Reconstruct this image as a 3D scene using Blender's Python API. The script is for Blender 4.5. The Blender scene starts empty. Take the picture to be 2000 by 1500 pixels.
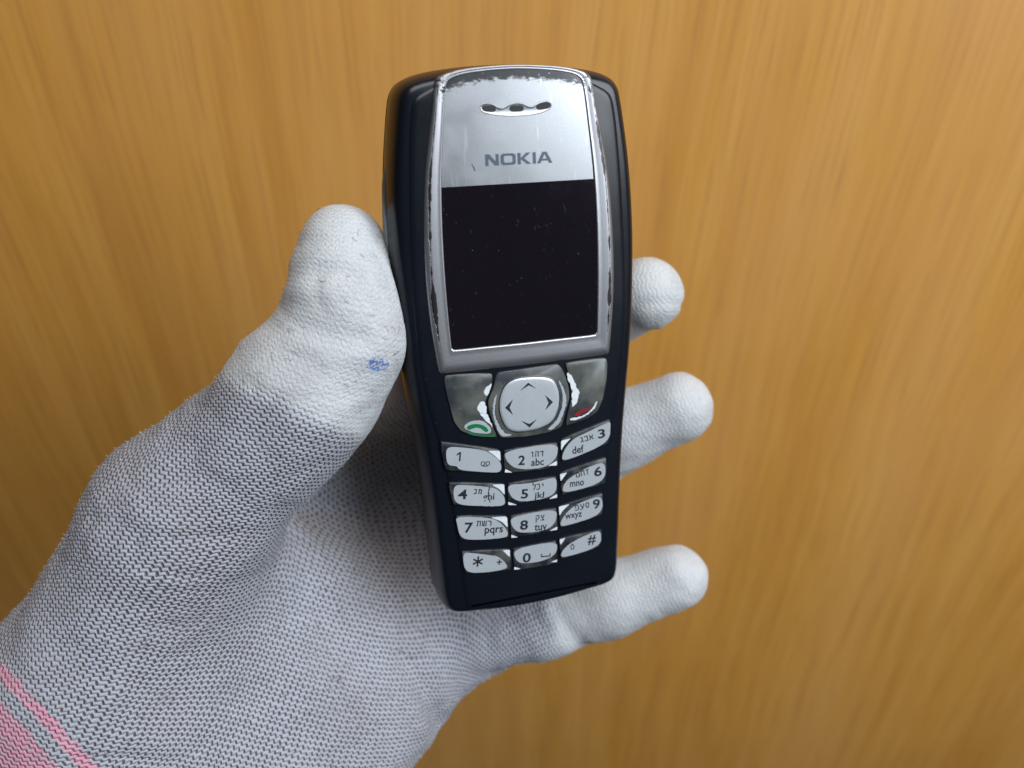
import bpy, bmesh, math, random
import numpy as np
from mathutils import Matrix, Vector, Euler

random.seed(7)
np.random.seed(7)
MM = 0.001
scene = bpy.context.scene
C = scene.collection

# ---------------------------------------------------------------- camera
PITCH = 35.0
cam_d = bpy.data.cameras.new('camera')
cam = bpy.data.objects.new('camera', cam_d)
C.objects.link(cam)
cam.location = (0, 0, 0)
cam.rotation_euler = (math.radians(90 - PITCH), 0, 0)
cam_d.sensor_width = 36.0
cam_d.lens = 27.0
cam_d.clip_start = 0.01
cam_d.clip_end = 20.0
cam_d.dof.use_dof = True
cam_d.dof.focus_distance = 0.143
cam_d.dof.aperture_fstop = 12.5
scene.camera = cam
CAM = Euler((math.radians(90 - PITCH), 0, 0)).to_matrix()

# ---------------------------------------------------------------- light: a room lit by windows behind the photographer
world = bpy.data.worlds.new('World')
scene.world = world
world.use_nodes = True
bg = world.node_tree.nodes['Background']
bg.inputs['Color'].default_value = (0.62, 0.72, 0.9, 1)
bg.inputs['Strength'].default_value = 0.035


def area(name, loc, target, w, h, power, col):
    d = bpy.data.lights.new(name, 'AREA')
    d.shape = 'RECTANGLE'
    d.size, d.size_y, d.energy, d.color = w, h, power, col
    o = bpy.data.objects.new(name, d)
    C.objects.link(o)
    p, t = Vector(loc), Vector(target)
    o.location = p
    o.rotation_euler = (t - p).to_track_quat('-Z', 'Y').to_euler()
    return o


area('window_light', (0.82, -0.40, 0.58), (0, 0.18, -0.12), 0.72, 0.80, 18.6, (0.86, 0.93, 1.0))
area('ceiling_light', (0.12, -0.22, 0.90), (0.05, 0.24, -0.1), 0.7, 0.45, 6.8, (0.97, 0.98, 1.0))

scene.view_settings.view_transform = 'Standard'
scene.view_settings.look = 'None'
scene.view_settings.exposure = 0.0
scene.view_settings.gamma = 1.0
scene.render.engine = 'CYCLES'
scene.cycles.use_denoising = True
try:
    scene.cycles.denoiser = 'OPENIMAGEDENOISE'
except Exception:
    pass
scene.cycles.max_bounces = 8


# ---------------------------------------------------------------- node helpers
class NT:
    def __init__(self, name):
        self.m = bpy.data.materials.new(name)
        self.m.use_nodes = True
        self.t = self.m.node_tree
        self.b = self.t.nodes['Principled BSDF']

    def n(self, typ, **kw):
        nd = self.t.nodes.new(typ)
        for k, v in kw.items():
            setattr(nd, k, v)
        return nd

    def put(self, sock, v):
        if isinstance(v, bpy.types.NodeSocket):
            self.t.links.new(v, sock)
        else:
            sock.default_value = v

    def math(self, op, a, b=None, c=None, clamp=False):
        nd = self.n('ShaderNodeMath', operation=op, use_clamp=clamp)
        self.put(nd.inputs[0], a)
        if b is not None:
            self.put(nd.inputs[1], b)
        if c is not None:
            self.put(nd.inputs[2], c)
        return nd.outputs[0]

    def attr(self, name):
        return self.n('ShaderNodeAttribute', attribute_name=name).outputs['Fac']

    def step(self, v, a, b):
        nd = self.n('ShaderNodeMapRange', interpolation_type='SMOOTHSTEP')
        self.put(nd.inputs['Value'], v)
        self.put(nd.inputs['From Min'], a)
        self.put(nd.inputs['From Max'], b)
        return nd.outputs[0]

    def mix(self, f, a, b):
        nd = self.n('ShaderNodeMix', data_type='RGBA')
        self.put(nd.inputs[0], f)
        self.put(nd.inputs[6], a)
        self.put(nd.inputs[7], b)
        return nd.outputs[2]

    def obj(self, scale=(1, 1, 1), loc=(0, 0, 0)):
        tc = self.n('ShaderNodeTexCoord')
        mp = self.n('ShaderNodeMapping')
        mp.inputs['Scale'].default_value = scale
        mp.inputs['Location'].default_value = loc
        self.t.links.new(tc.outputs['Object'], mp.inputs['Vector'])
        return mp.outputs[0]

    def noise(self, vec, scale, detail=3, rough=0.5, dist=0.0):
        nd = self.n('ShaderNodeTexNoise')
        self.t.links.new(vec, nd.inputs['Vector'])
        nd.inputs['Scale'].default_value = scale
        nd.inputs['Detail'].default_value = detail
        nd.inputs['Roughness'].default_value = rough
        nd.inputs['Distortion'].default_value = dist
        return nd.outputs['Fac']

    def ramp(self, v, stops):
        nd = self.n('ShaderNodeValToRGB')
        cr = nd.color_ramp
        while len(cr.elements) < len(stops):
            cr.elements.new(0.5)
        for e, (p, c) in zip(cr.elements, stops):
            e.position = p
            e.color = c if len(c) == 4 else (*c, 1)
        self.put(nd.inputs[0], v)
        return nd.outputs[0]

    def bump(self, h, dist, strength=1.0):
        nd = self.n('ShaderNodeBump')
        nd.inputs['Strength'].default_value = strength
        nd.inputs['Distance'].default_value = dist
        self.put(nd.inputs['Height'], h)
        self.t.links.new(nd.outputs[0], self.b.inputs['Normal'])

    def set(self, **kw):
        for k, v in kw.items():
            self.put(self.b.inputs[k.replace('_', ' ')], v)
        return self.m


# ---------------------------------------------------------------- materials
def mat_wood():
    t = NT('wood_veneer')
    # grain runs along z; the panel stands in the x-z plane
    warp = t.noise(t.obj((3.0, 1, 0.9)), 2.2, 2)
    co = t.n('ShaderNodeTexCoord').outputs['Object']
    sep = t.n('ShaderNodeSeparateXYZ')
    t.t.links.new(co, sep.inputs[0])
    x = t.math('MULTIPLY_ADD', warp, 0.045, sep.outputs[0])
    comb = t.n('ShaderNodeCombineXYZ')
    t.put(comb.inputs[0], x)
    t.put(comb.inputs[1], 0.0)
    t.put(comb.inputs[2], t.math('MULTIPLY', sep.outputs[2], 0.045))
    v = comb.outputs[0]
    broad = t.noise(v, 26, 2, 0.5)
    mid = t.noise(v, 110, 3, 0.6)
    comb2 = t.n('ShaderNodeCombineXYZ')
    t.put(comb2.inputs[0], x)
    t.put(comb2.inputs[2], t.math('MULTIPLY', sep.outputs[2], 0.02))
    fine = t.noise(comb2.outputs[0], 620, 2, 0.6)
    col = t.ramp(broad, [(0.3, (0.58, 0.260, 0.036)), (0.5, (0.64, 0.300, 0.048)), (0.72, (0.68, 0.335, 0.066))])
    col = t.mix(t.math('MULTIPLY', t.step(mid, 0.48, 0.70), 0.50), col, (0.72, 0.38, 0.090, 1))
    col = t.mix(t.math('MULTIPLY', t.step(mid, 0.50, 0.30), 0.40), col, (0.47, 0.195, 0.032, 1))
    col = t.mix(t.math('MULTIPLY', t.step(fine, 0.46, 0.72), 0.5), col, (0.40, 0.16, 0.03, 1))
    tint = t.noise(t.obj((1, 1, 0.35)), 9, 3, 0.6)
    col = t.mix(t.math('MULTIPLY', t.step(tint, 0.40, 0.68), 0.55), col, (0.66, 0.325, 0.095, 1))
    pores = t.noise(t.obj((1, 1, 0.03)), 760, 2, 0.6)
    col = t.mix(t.math('MULTIPLY', t.step(pores, 0.55, 0.72), 0.3), col, (0.34, 0.13, 0.03, 1))
    rg = t.math('MULTIPLY_ADD', fine, 0.12, 0.46)
    t.set(Base_Color=col, Roughness=rg)
    t.b.inputs['Specular IOR Level'].default_value = 0.7
    t.bump(fine, 0.0002, 0.25)
    return t.m


def mat_black(rough=0.27):
    t = NT('black_plastic')
    sp = t.noise(t.obj(), 900, 2, 0.7)
    sc = t.noise(t.obj((1, 0.15, 1)), 1500, 2, 0.6)
    dust = t.step(sp, 0.73, 0.79)
    col = t.mix(dust, (0.0045, 0.006, 0.010, 1), (0.03, 0.033, 0.036, 1))
    rg = t.math('MULTIPLY_ADD', t.noise(t.obj(), 120, 3), 0.16, rough - 0.06)
    t.set(Base_Color=col, Roughness=rg)
    t.b.inputs['Specular IOR Level'].default_value = 0.36
    t.bump(sc, 0.00002, 0.3)
    return t.m


def mat_silver_frame():
    t = NT('worn_silver_paint')
    r = t.attr('ring')
    big = t.noise(t.obj(), 130, 4, 0.65)
    small = t.noise(t.obj(), 900, 3, 0.7)
    # paint rubbed off along the raised ridge: the width of the wear wanders
    dr = t.math('ABSOLUTE', t.math('SUBTRACT', r, 0.30))
    wid = t.math('MULTIPLY', t.step(big, 0.42, 0.68), 0.135)
    wob = t.math('MULTIPLY_ADD', small, 0.16, -0.08)
    chip = t.step(t.math('SUBTRACT', t.math('ADD', dr, wob), t.math('MULTIPLY', wid, t.attr('side'))), 0.025, 0.005)
    chip2 = t.math('MULTIPLY', t.attr('top'), t.step(t.math('ADD', small, t.math('MULTIPLY', big, 0.8)), 0.90, 1.0))
    chip = t.math('MULTIPLY', chip, t.step(t.attr('side'), 0.02, 0.2))
    f = t.math('MAXIMUM', chip, chip2)
    grain = t.noise(t.obj(), 5000, 2, 0.5)
    base = t.mix(grain, (0.31, 0.31, 0.33, 1), (0.45, 0.45, 0.47, 1))
    col = t.mix(f, base, (0.012, 0.012, 0.014, 1))
    t.set(Base_Color=col, Metallic=t.math('SUBTRACT', 0.85, t.math('MULTIPLY', f, 0.85)),
          Roughness=t.math('MULTIPLY_ADD', grain, 0.1, 0.30))
    t.bump(t.math('SUBTRACT', t.math('MULTIPLY', grain, 0.08), f), 0.00004, 0.6)
    return t.m


def mat_silver_plate():
    t = NT('silver_print')
    grain = t.noise(t.obj(), 4200, 3, 0.6)
    blot = t.noise(t.obj(), 160, 4, 0.6)
    scr = t.noise(t.obj((1, 0.12, 1)), 900, 2, 0.6)
    sep = t.n('ShaderNodeSeparateXYZ')
    t.t.links.new(t.obj(), sep.inputs[0])
    # rubbed band under the top rim
    edge = t.noise(t.obj((1, 2.0, 1)), 800, 4, 0.7)
    y = t.math('ADD', sep.outputs[1], t.math('MULTIPLY', t.math('MULTIPLY', sep.outputs[0], sep.outputs[0]), 10.0))
    band = t.step(t.math('ADD', y, t.math('MULTIPLY', t.math('SUBTRACT', edge, 0.5), 0.0035)), 0.0505, 0.0512)
    spots = t.step(t.math('ADD', t.noise(t.obj(), 1300, 2, 0.6), t.math('MULTIPLY', blot, 0.25)), 0.86, 0.90)
    f = t.math('MAXIMUM', t.math('MULTIPLY', band, t.step(edge, 0.22, 0.40)), t.math('MULTIPLY', spots, 0.6))
    base = t.mix(grain, (0.29, 0.30, 0.315, 1), (0.40, 0.41, 0.425, 1))
    base = t.mix(t.math('MULTIPLY', t.step(scr, 0.62, 0.72), 0.35), base, (0.6, 0.62, 0.65, 1))
    col = t.mix(f, base, (0.02, 0.02, 0.022, 1))
    t.set(Base_Color=col, Metallic=t.math('SUBTRACT', 0.9, t.math('MULTIPLY', f, 0.8)),
          Roughness=t.math('MULTIPLY_ADD', blot, 0.20, 0.22))
    t.b.inputs['Coat Weight'].default_value = 0.5
    t.b.inputs['Coat Roughness'].default_value = 0.08
    t.bump(grain, 0.00001, 0.4)
    return t.m


def mat_screen():
    t = NT('dark_display')
    dust = t.step(t.noise(t.obj(), 1900, 2, 0.6), 0.745, 0.775)
    scr = t.step(t.noise(t.obj((1, 0.35, 1), (0.01, 0, 0)), 520, 2, 0.75, 3.0), 0.68, 0.72)
    smear = t.noise(t.obj((1, 0.4, 1)), 90, 3, 0.6)
    f = t.math('MAXIMUM', t.math('MULTIPLY', dust, 0.22), t.math('MULTIPLY', scr, 0.035))
    col = t.mix(f, (0.0068, 0.0052, 0.0078, 1), (0.5, 0.5, 0.5, 1))
    t.set(Base_Color=col, Roughness=t.math('MULTIPLY_ADD', smear, 0.14, 0.02))
    return t.m


def mat_key_base():
    t = NT('smoked_key_plastic')
    n1 = t.noise(t.obj(), 260, 3, 0.6)
    n2 = t.noise(t.obj(), 1600, 3, 0.7)
    col = t.mix(t.step(n1, 0.42, 0.62), (0.012, 0.015, 0.02, 1), (0.055, 0.058, 0.055, 1))
    col = t.mix(t.math('MULTIPLY', t.step(n2, 0.62, 0.74), 0.2), col, (0.16, 0.17, 0.18, 1))
    t.set(Base_Color=col, Roughness=0.34)
    return t.m


def mat_smoke():
    t = NT('worn_translucent_key')
    n1 = t.noise(t.obj((1, 1, 1), (0.3, 0, 0)), 130, 3, 0.5)
    n2 = t.noise(t.obj(), 1900, 3, 0.7)
    col = t.mix(t.step(n1, 0.36, 0.60), (0.030, 0.037, 0.042, 1), (0.098, 0.104, 0.090, 1))
    col = t.mix(t.math('MULTIPLY', t.step(n2, 0.62, 0.74), 0.3), col, (0.3, 0.32, 0.32, 1))
    t.set(Base_Color=col, Roughness=t.math('MULTIPLY_ADD', n1, 0.3, 0.22))
    t.b.inputs['Coat Weight'].default_value = 0.15
    t.b.inputs['Coat Roughness'].default_value = 0.2
    return t.m


def mat_key_face(v=0.62):
    t = NT('key_paint')
    g = t.noise(t.obj(), 2600, 3, 0.65)
    b = t.noise(t.obj(), 300, 3, 0.6)
    col = t.mix(g, (v * 0.80, v * 0.87, v * 0.93, 1), (v * 1.0, v * 1.07, v * 1.14, 1))
    spot = t.step(t.noise(t.obj(), 1500, 2, 0.7), 0.70, 0.76)
    col = t.mix(t.math('MULTIPLY', spot, 0.4), col, (0.1, 0.1, 0.1, 1))
    t.set(Base_Color=col, Metallic=0.25, Roughness=t.math('MULTIPLY_ADD', b, 0.25, 0.2))
    t.b.inputs['Coat Weight'].default_value = 0.35
    t.b.inputs['Coat Roughness'].default_value = 0.1
    return t.m


def mat_plain(name, col, rough=0.4, metal=0.0):
    t = NT(name)
    n = t.noise(t.obj(), 1500, 3, 0.6)
    c = t.mix(n, tuple(x * 0.8 for x in col) + (1,), tuple(x * 1.2 for x in col) + (1,))
    return t.set(Base_Color=c, Roughness=rough, Metallic=metal)


def mat_glove():
    t = NT('knit_glove')
    U, V = t.attr('knit_u'), t.attr('knit_v')
    wob = t.noise(t.obj(), 160, 2, 0.5)
    wob2 = t.noise(t.obj((1, 1, 1), (0.2, 0.1, 0)), 420, 2, 0.5)
    U = t.math('ADD', U, t.math('MULTIPLY', wob, 1.3))
    V = t.math('ADD', V, t.math('MULTIPLY', wob2, 0.9))
    tau = 2 * math.pi
    sU = t.math('SINE', t.math('MULTIPLY', U, tau))
    cU = t.math('COSINE', t.math('MULTIPLY', U, tau))
    V2 = t.math('ADD', V, t.math('MULTIPLY', sU, 0.20))
    ridge = t.math('ABSOLUTE', t.math('SINE', t.math('MULTIPLY', V2, math.pi)))
    gap = t.math('SUBTRACT', 1.0, ridge)
    colm = t.math('POWER', t.math('MULTIPLY_ADD', cU, 0.5, 0.5), 1.25)
    hole_raw = t.math('MULTIPLY', t.math('POWER', gap, 0.55), colm)
    loose = t.noise(t.obj(), 70, 2)
    lo = t.math('SUBTRACT', t.math('MULTIPLY_ADD', loose, -0.42, 0.56), t.math('MULTIPLY', t.attr('stretch'), 0.16))
    hole = t.step(t.math('SUBTRACT', hole_raw, lo), 0.0, 0.34)
    wn = t.n('ShaderNodeTexWhiteNoise', noise_dimensions='2D')
    cb = t.n('ShaderNodeCombineXYZ')
    t.put(cb.inputs[0], t.math('FLOOR', t.math('ADD', U, 0.5)))
    t.put(cb.inputs[1], t.math('FLOOR', V2))
    t.t.links.new(cb.outputs[0], wn.inputs['Vector'])
    rnd = wn.outputs['Value']
    coat = t.attr('coat')
    nohole = t.math('SUBTRACT', 1.0, coat)
    hole = t.math('MULTIPLY', hole, nohole)
    hole = t.math('MULTIPLY', hole, t.math('MULTIPLY_ADD', rnd, 0.35, 0.78), clamp=True)
    fuzz = t.noise(t.obj(), 3500, 3, 0.7)
    yarn = t.mix(fuzz, (0.26, 0.275, 0.32, 1), (0.485, 0.505, 0.565, 1))
    yarn = t.mix(t.math('MULTIPLY', rnd, 0.30), yarn, (0.30, 0.30, 0.34, 1))
    yarn = t.mix(t.math('MULTIPLY', t.step(t.noise(t.obj(), 60, 3), 0.45, 0.7), 0.3), yarn, (0.36, 0.34, 0.38, 1))
    # grooves between the courses are darkened in the yarn colour
    yarn = t.mix(t.math('MULTIPLY', t.step(gap, 0.35, 0.95), 0.32), yarn, (0.20, 0.19, 0.23, 1))
    col = t.mix(hole, yarn, (0.105, 0.080, 0.084, 1))
    pu = t.mix(t.noise(t.obj(), 900, 4, 0.6), (0.455, 0.475, 0.485, 1), (0.56, 0.58, 0.59, 1))
    pores = t.math('MULTIPLY', t.step(t.math('ADD', hole_raw, t.math('MULTIPLY', wob2, 0.5)), 0.98, 1.2), 0.35)
    pu = t.mix(pores, pu, (0.35, 0.37, 0.40, 1))
    col = t.mix(coat, col, pu)
    # handling grime, patchy and brownish grey
    soil = t.step(t.math('ADD', t.noise(t.obj((1, 1, 1), (0.05, 0.3, 0.1)), 75, 4, 0.65), t.math('MULTIPLY', fuzz, 0.15)), 0.54, 0.80)
    col = t.mix(t.math('MULTIPLY', soil, 0.34), col, (0.27, 0.26, 0.27, 1))
    # pink yarn of the cuff
    cuff = t.math('ADD', t.attr('cuff'), t.math('MULTIPLY_ADD', fuzz, 1.6, -0.8))
    cuff = t.math('ADD', cuff, t.math('MULTIPLY_ADD', t.noise(t.obj(), 500, 2), 2.6, -1.3))
    s1 = t.math('MULTIPLY', t.step(cuff, -0.2, 0.7), t.step(cuff, 3.4, 2.4))
    s2 = t.step(cuff, 5.6, 6.6)
    pk = t.math('MAXIMUM', s1, s2)
    pk = t.math('MULTIPLY', pk, t.math('SUBTRACT', 1.0, t.math('MULTIPLY', t.step(gap, 0.3, 0.8), 0.35)))
    pk = t.math('MULTIPLY', pk, t.step(t.math('ADD', fuzz, t.math('MULTIPLY', rnd, 0.25)), 0.30, 0.66))
    col = t.mix(pk, col, (0.66, 0.27, 0.37, 1))
    # ball-point ink smudge on the thumb
    ink = t.step(t.math('ADD', t.attr('ink'), t.math('MULTIPLY', t.noise(t.obj(), 1700, 2, 0.6), 1.0)), 1.02, 1.22)
    ink = t.math('MULTIPLY', ink, t.step(t.math('ADD', t.noise(t.obj(), 2400, 2, 0.6), t.math('MULTIPLY', gap, 0.3)), 0.50, 0.66))
    col = t.mix(t.math('MULTIPLY', ink, 0.85), col, (0.04, 0.13, 0.48, 1))
    t.set(Base_Color=col, Roughness=t.math('MULTIPLY_ADD', coat, -0.30, 0.88))
    t.b.inputs['Specular IOR Level'].default_value = 0.35
    t.b.inputs['Sheen Weight'].default_value = 0.12
    h = t.math('SUBTRACT', t.math('MULTIPLY', t.math('POWER', ridge, 0.6), t.math('MULTIPLY_ADD', coat, -0.74, 1.0)), hole)
    h = t.math('ADD', h, t.math('MULTIPLY', fuzz, 0.4))
    h = t.math('ADD', h, t.math('MULTIPLY', rnd, 0.25))
    h = t.math('ADD', h, t.math('MULTIPLY', coat, t.math('MULTIPLY', t.noise(t.obj(), 1700, 3, 0.6), 0.7)))
    t.bump(h, 0.00034, 0.9)
    return t.m


M_WOOD = mat_wood()
M_BLACK = mat_black()
M_FRAME = mat_silver_frame()
M_PLATE = mat_silver_plate()
M_SCREEN = mat_screen()
M_KEY = mat_key_base()
M_SMOKE = mat_smoke()
M_FACE = mat_key_face(0.49)
M_WHITE = mat_plain('bare_white_paint', (0.62, 0.66, 0.69), 0.35)
M_INK = mat_plain('legend_print', (0.012, 0.013, 0.016), 0.45)
M_LOGO = mat_plain('logo_print', (0.055, 0.075, 0.115), 0.4)
M_GREEN = mat_plain('green_print', (0.006, 0.14, 0.045), 0.35)
M_RED = mat_plain('red_print', (0.22, 0.014, 0.014), 0.35)
M_HOLE = mat_plain('dark_opening', (0.004, 0.004, 0.005), 0.6)
M_SIDE = mat_plain('grey_side_metal', (0.20, 0.22, 0.24), 0.35, 0.6)
M_GLOVE = mat_glove()
M_FUZZ = mat_plain('yarn_fuzz', (0.55, 0.57, 0.62), 0.9)
M_LINT = mat_plain('lint', (0.03, 0.03, 0.035), 0.8)


# ---------------------------------------------------------------- mesh helpers
def link(name, me, mat, parent=None, smooth=True):
    o = bpy.data.objects.new(name, me)
    C.objects.link(o)
    if mat:
        me.materials.append(mat)
    if parent:
        o.parent = parent
    if smooth:
        me.polygons.foreach_set('use_smooth', [True] * len(me.polygons))
    return o


def sharp(me, deg=35):
    try:
        me.set_sharp_from_angle(angle=math.radians(deg))
    except Exception:
        pass


def dense(pts, n=10, closed=True):
    """Catmull-Rom through pts."""
    P = np.array(pts, float)
    N = len(P)
    out = []
    for i in range(N if closed else N - 1):
        p0, p1, p2, p3 = P[(i - 1) % N], P[i], P[(i + 1) % N], P[(i + 2) % N]
        if not closed:
            p0 = P[max(i - 1, 0)]
            p3 = P[min(i + 2, N - 1)]
        a, b, c = (np.linalg.norm(q) ** 0.5 + 1e-9 for q in (p1 - p0, p2 - p1, p3 - p2))
        for k in range(n):
            s = k / n
            m1 = (p2 - p0) / (a + b) * b if a + b > 0 else 0
            m2 = (p3 - p1) / (b + c) * b if b + c > 0 else 0
            out.append((2 * s**3 - 3 * s**2 + 1) * p1 + (s**3 - 2 * s**2 + s) * m1 + (-2 * s**3 + 3 * s**2) * p2 + (s**3 - s**2) * m2)
    return np.array(out)


def mirror(half):
    """Right half from top centre to bottom centre -> closed outline."""
    left = [(-x, y) for x, y in reversed(half) if x > 1e-6]
    return list(half) + left


def inset(P, d):
    P = np.asarray(P, float)
    a = np.roll(P, 1, 0)
    b = np.roll(P, -1, 0)
    t = b - a
    t /= np.linalg.norm(t, axis=1)[:, None] + 1e-9
    n = np.stack([t[:, 1], -t[:, 0]], 1)
    area2 = np.sum(P[:, 0] * b[:, 1] - b[:, 0] * P[:, 1])
    if area2 > 0:
        n = -n
    return P + n * d


def rings_mesh(name, rings, caps=(True, True)):
    """rings: list of (N,3) arrays in mm, bottom to top."""
    N = len(rings[0])
    V = np.concatenate(rings) * MM
    F = []
    for k in range(len(rings) - 1):
        o = k * N
        for i in range(N):
            j = (i + 1) % N
            F.append((o + i, o + j, o + N + j, o + N + i))
    if caps[0]:
        F.append(tuple(range(N - 1, -1, -1)))
    if caps[1]:
        o = (len(rings) - 1) * N
        F.append(tuple(range(o, o + N)))
    me = bpy.data.meshes.new(name)
    me.from_pydata(V.tolist(), [], F)
    bm = bmesh.new()
    bm.from_mesh(me)
    bmesh.ops.recalc_face_normals(bm, faces=bm.faces)
    bm.to_mesh(me)
    bm.free()
    return me


def at_z(P, z):
    P = np.asarray(P, float)
    return np.c_[P, np.full(len(P), float(z))]


def plate(name, poly, z0, z1, bev, mat, parent, top_in=0.0):
    P = np.asarray(poly, float)
    r = [at_z(P, z0), at_z(P, z1 - bev)]
    if bev > 0:
        r.append(at_z(inset(P, bev * 0.35), z1 - bev * 0.35))
        r.append(at_z(inset(P, bev), z1))
    me = rings_mesh(name, r)
    o = link(name, me, mat, parent)
    sharp(me, 40)
    return o


def chaikin(P, k=1, q=0.25):
    P = np.asarray(P, float)
    for _ in range(k):
        Q = np.roll(P, -1, 0)
        P = np.stack([P * (1 - q) + Q * q, P * q + Q * (1 - q)], 1).reshape(-1, 2)
    return P


def subdivide(P, step):
    P = np.asarray(P, float)
    out = []
    for i in range(len(P)):
        a, b = P[i], P[(i + 1) % len(P)]
        m = max(1, int(np.linalg.norm(b - a) / step))
        for k in range(m):
            out.append(a + (b - a) * k / m)
    return np.array(out)


def ragged(P, amp, step=0.25, smooth=2):
    """Peeled-paint outline."""
    P = subdivide(chaikin(P, smooth, 0.25 if smooth > 1 else 0.1), step)
    n = len(P)
    s = np.random.randn(n)
    s = (s + np.roll(s, 1) + np.roll(s, -1)) / 3
    return inset(P, 0) + (P - inset(P, 1.0)) * (s * amp)[:, None]


def clip_half(P, y0, keep_above):
    out = []
    P = np.asarray(P, float)
    for i in range(len(P)):
        a, b = P[i], P[(i + 1) % len(P)]
        ia, ib = (a[1] >= y0) == keep_above, (b[1] >= y0) == keep_above
        if ia:
            out.append(a)
        if ia != ib:
            s = (y0 - a[1]) / (b[1] - a[1])
            out.append(a + (b - a) * s)
    return np.array(out)


def flat(name, polys, z, mat, parent, thick=0.02):
    """Printed marks: several thin polygons in one mesh."""
    V, F = [], []
    for P in polys:
        P = np.asarray(P, float)
        o = len(V)
        n = len(P)
        V += [(x, y, z) for x, y in P] + [(x, y, z - thick) for x, y in P]
        F.append(tuple(range(o, o + n)))
        for i in range(n):
            j = (i + 1) % n
            F.append((o + i, o + n + i, o + n + j, o + j))
    me = bpy.data.meshes.new(name)
    me.from_pydata([tuple(c * MM for c in v) for v in V], [], F)
    bm = bmesh.new()
    bm.from_mesh(me)
    bmesh.ops.recalc_face_normals(bm, faces=bm.faces)
    bm.to_mesh(me)
    bm.free()
    return link(name, me, mat, parent, smooth=False)


def rect(cx, cy, w, h, a=0.0):
    c, s = math.cos(a), math.sin(a)
    return [(cx + x * c - y * s, cy + x * s + y * c) for x, y in ((-w / 2, -h / 2), (w / 2, -h / 2), (w / 2, h / 2), (-w / 2, h / 2))]


def text_tris(txt, bold):
    cu = bpy.data.curves.new('legend', 'FONT')
    cu.body = txt
    cu.size = 1.0
    cu.offset = bold
    cu.resolution_u = 3
    ob = bpy.data.objects.new('legend', cu)
    C.objects.link(ob)
    dg = bpy.context.evaluated_depsgraph_get()
    me = bpy.data.meshes.new_from_object(ob.evaluated_get(dg))
    V = np.array([v.co[:2] for v in me.vertices])
    F = [tuple(p.vertices) for p in me.polygons]
    bpy.data.objects.remove(ob)
    bpy.data.curves.remove(cu)
    bpy.data.meshes.remove(me)
    return V, F


HEB = {
    'ד': [[(0, 1), (1, 1)], [(.8, 1), (.8, 0)]], 'ה': [[(0, 1), (.9, 1), (.9, 0)], [(.1, .6), (.1, 0)]], 'ו': [[(.3, 1), (.6, 1), (.6, 0)]],
    'ג': [[(.3, 1), (.7, 1), (.7, .3), (.9, 0)], [(.7, .25), (.2, 0)]], 'ב': [[(0, 1), (.8, 1), (.8, 0)], [(0, 0), (1, 0)]],
    'א': [[(0, 1), (1, 0)], [(.9, 1), (.9, .7), (.65, .4)], [(.35, .6), (.1, .35), (.1, 0)]], 'נ': [[(.3, 1), (.8, 1), (.8, 0), (.2, 0)]],
    'מ': [[(.1, 1), (.3, .7), (.1, 0)], [(.25, .75), (.6, 1), (.9, .8), (.9, 0), (.55, 0)]], 'ל': [[(.1, 1.35), (.1, .95), (.9, .95), (.9, .6), (.4, 0)]],
    'כ': [[(0, 1), (.7, 1), (.9, .8), (.9, .2), (.7, 0), (0, 0)]], 'י': [[(.3, 1), (.6, 1), (.6, .55)]],
    'ט': [[(.3, 1), (.05, .8), (.05, 0), (.95, 0), (.95, .8), (.7, 1), (.5, .8)]], 'ח': [[(0, 1), (.95, 1), (.95, 0)], [(.1, 1), (.1, 0)]],
    'ז': [[(.1, 1), (.9, 1)], [(.5, 1), (.5, 0)]], 'ת': [[(0, 1), (.9, 1), (.9, 0)], [(.2, 1), (.2, 0), (0, 0)]],
    'ש': [[(0, 1), (.1, 0), (1, 0), (1, 1)], [(.5, 1), (.5, .35), (.1, .2)]], 'ר': [[(0, 1), (.6, 1), (.85, .8), (.85, 0)]],
    'ק': [[(0, 1), (.9, 1), (.9, .5), (.55, .1)], [(.1, .6), (.1, -.4)]], 'צ': [[(.05, 1), (.9, 0), (.05, 0)], [(.9, 1), (.85, .7), (.5, .5)]],
    'פ': [[(.3, .5), (.05, .6), (.05, 1), (.7, 1), (.95, .8), (.95, .2), (.75, 0), (0, 0)]], 'ע': [[(.1, 1), (.6, .1)], [(.9, 1), (.9, .5), (.6, .1), (0, -.15)]],
    'ס': [[(.2, 1), (.8, 1), (.95, .7), (.8, .2), (.5, 0), (.2, .2), (.05, .7), (.2, 1)]],
}


def hebrew(name, txt, x, y, w, h, rot, z, mat, parent):
    """Letters drawn as pen strokes, in the order they stand from left to right."""
    c, s_ = math.cos(math.radians(rot)), math.sin(math.radians(rot))
    n = len(txt)
    cell = w / n
    gw, gh, pen = cell * 0.68, h * 0.80, 0.20
    V, F = [], []
    lift = 0.0
    for i, ch in enumerate(txt):
        for st in HEB[ch]:
            P = [(-w / 2 + cell * (i + 0.16) + px * gw, -gh / 2 + py * gh) for px, py in st]
            for (ax, ay), (bx, by) in zip(P[:-1], P[1:]):
                L = math.hypot(bx - ax, by - ay)
                dx, dy = (bx - ax) / L, (by - ay) / L
                ax2, ay2, bx2, by2 = ax - dx * pen * .45, ay - dy * pen * .45, bx + dx * pen * .45, by + dy * pen * .45
                o = len(V)
                lift += 0.0006
                for qx, qy in ((ax2 - dy * pen / 2, ay2 + dx * pen / 2), (bx2 - dy * pen / 2, by2 + dx * pen / 2), (bx2 + dy * pen / 2, by2 - dx * pen / 2), (ax2 + dy * pen / 2, ay2 - dx * pen / 2)):
                    V.append(((x + qx * c - qy * s_) * MM, (y + qx * s_ + qy * c) * MM, (z + lift) * MM))
                F.append((o + 3, o + 2, o + 1, o))
    me = bpy.data.meshes.new(name)
    me.from_pydata(V, [], F)
    return link(name, me, mat, parent, smooth=False)


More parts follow.
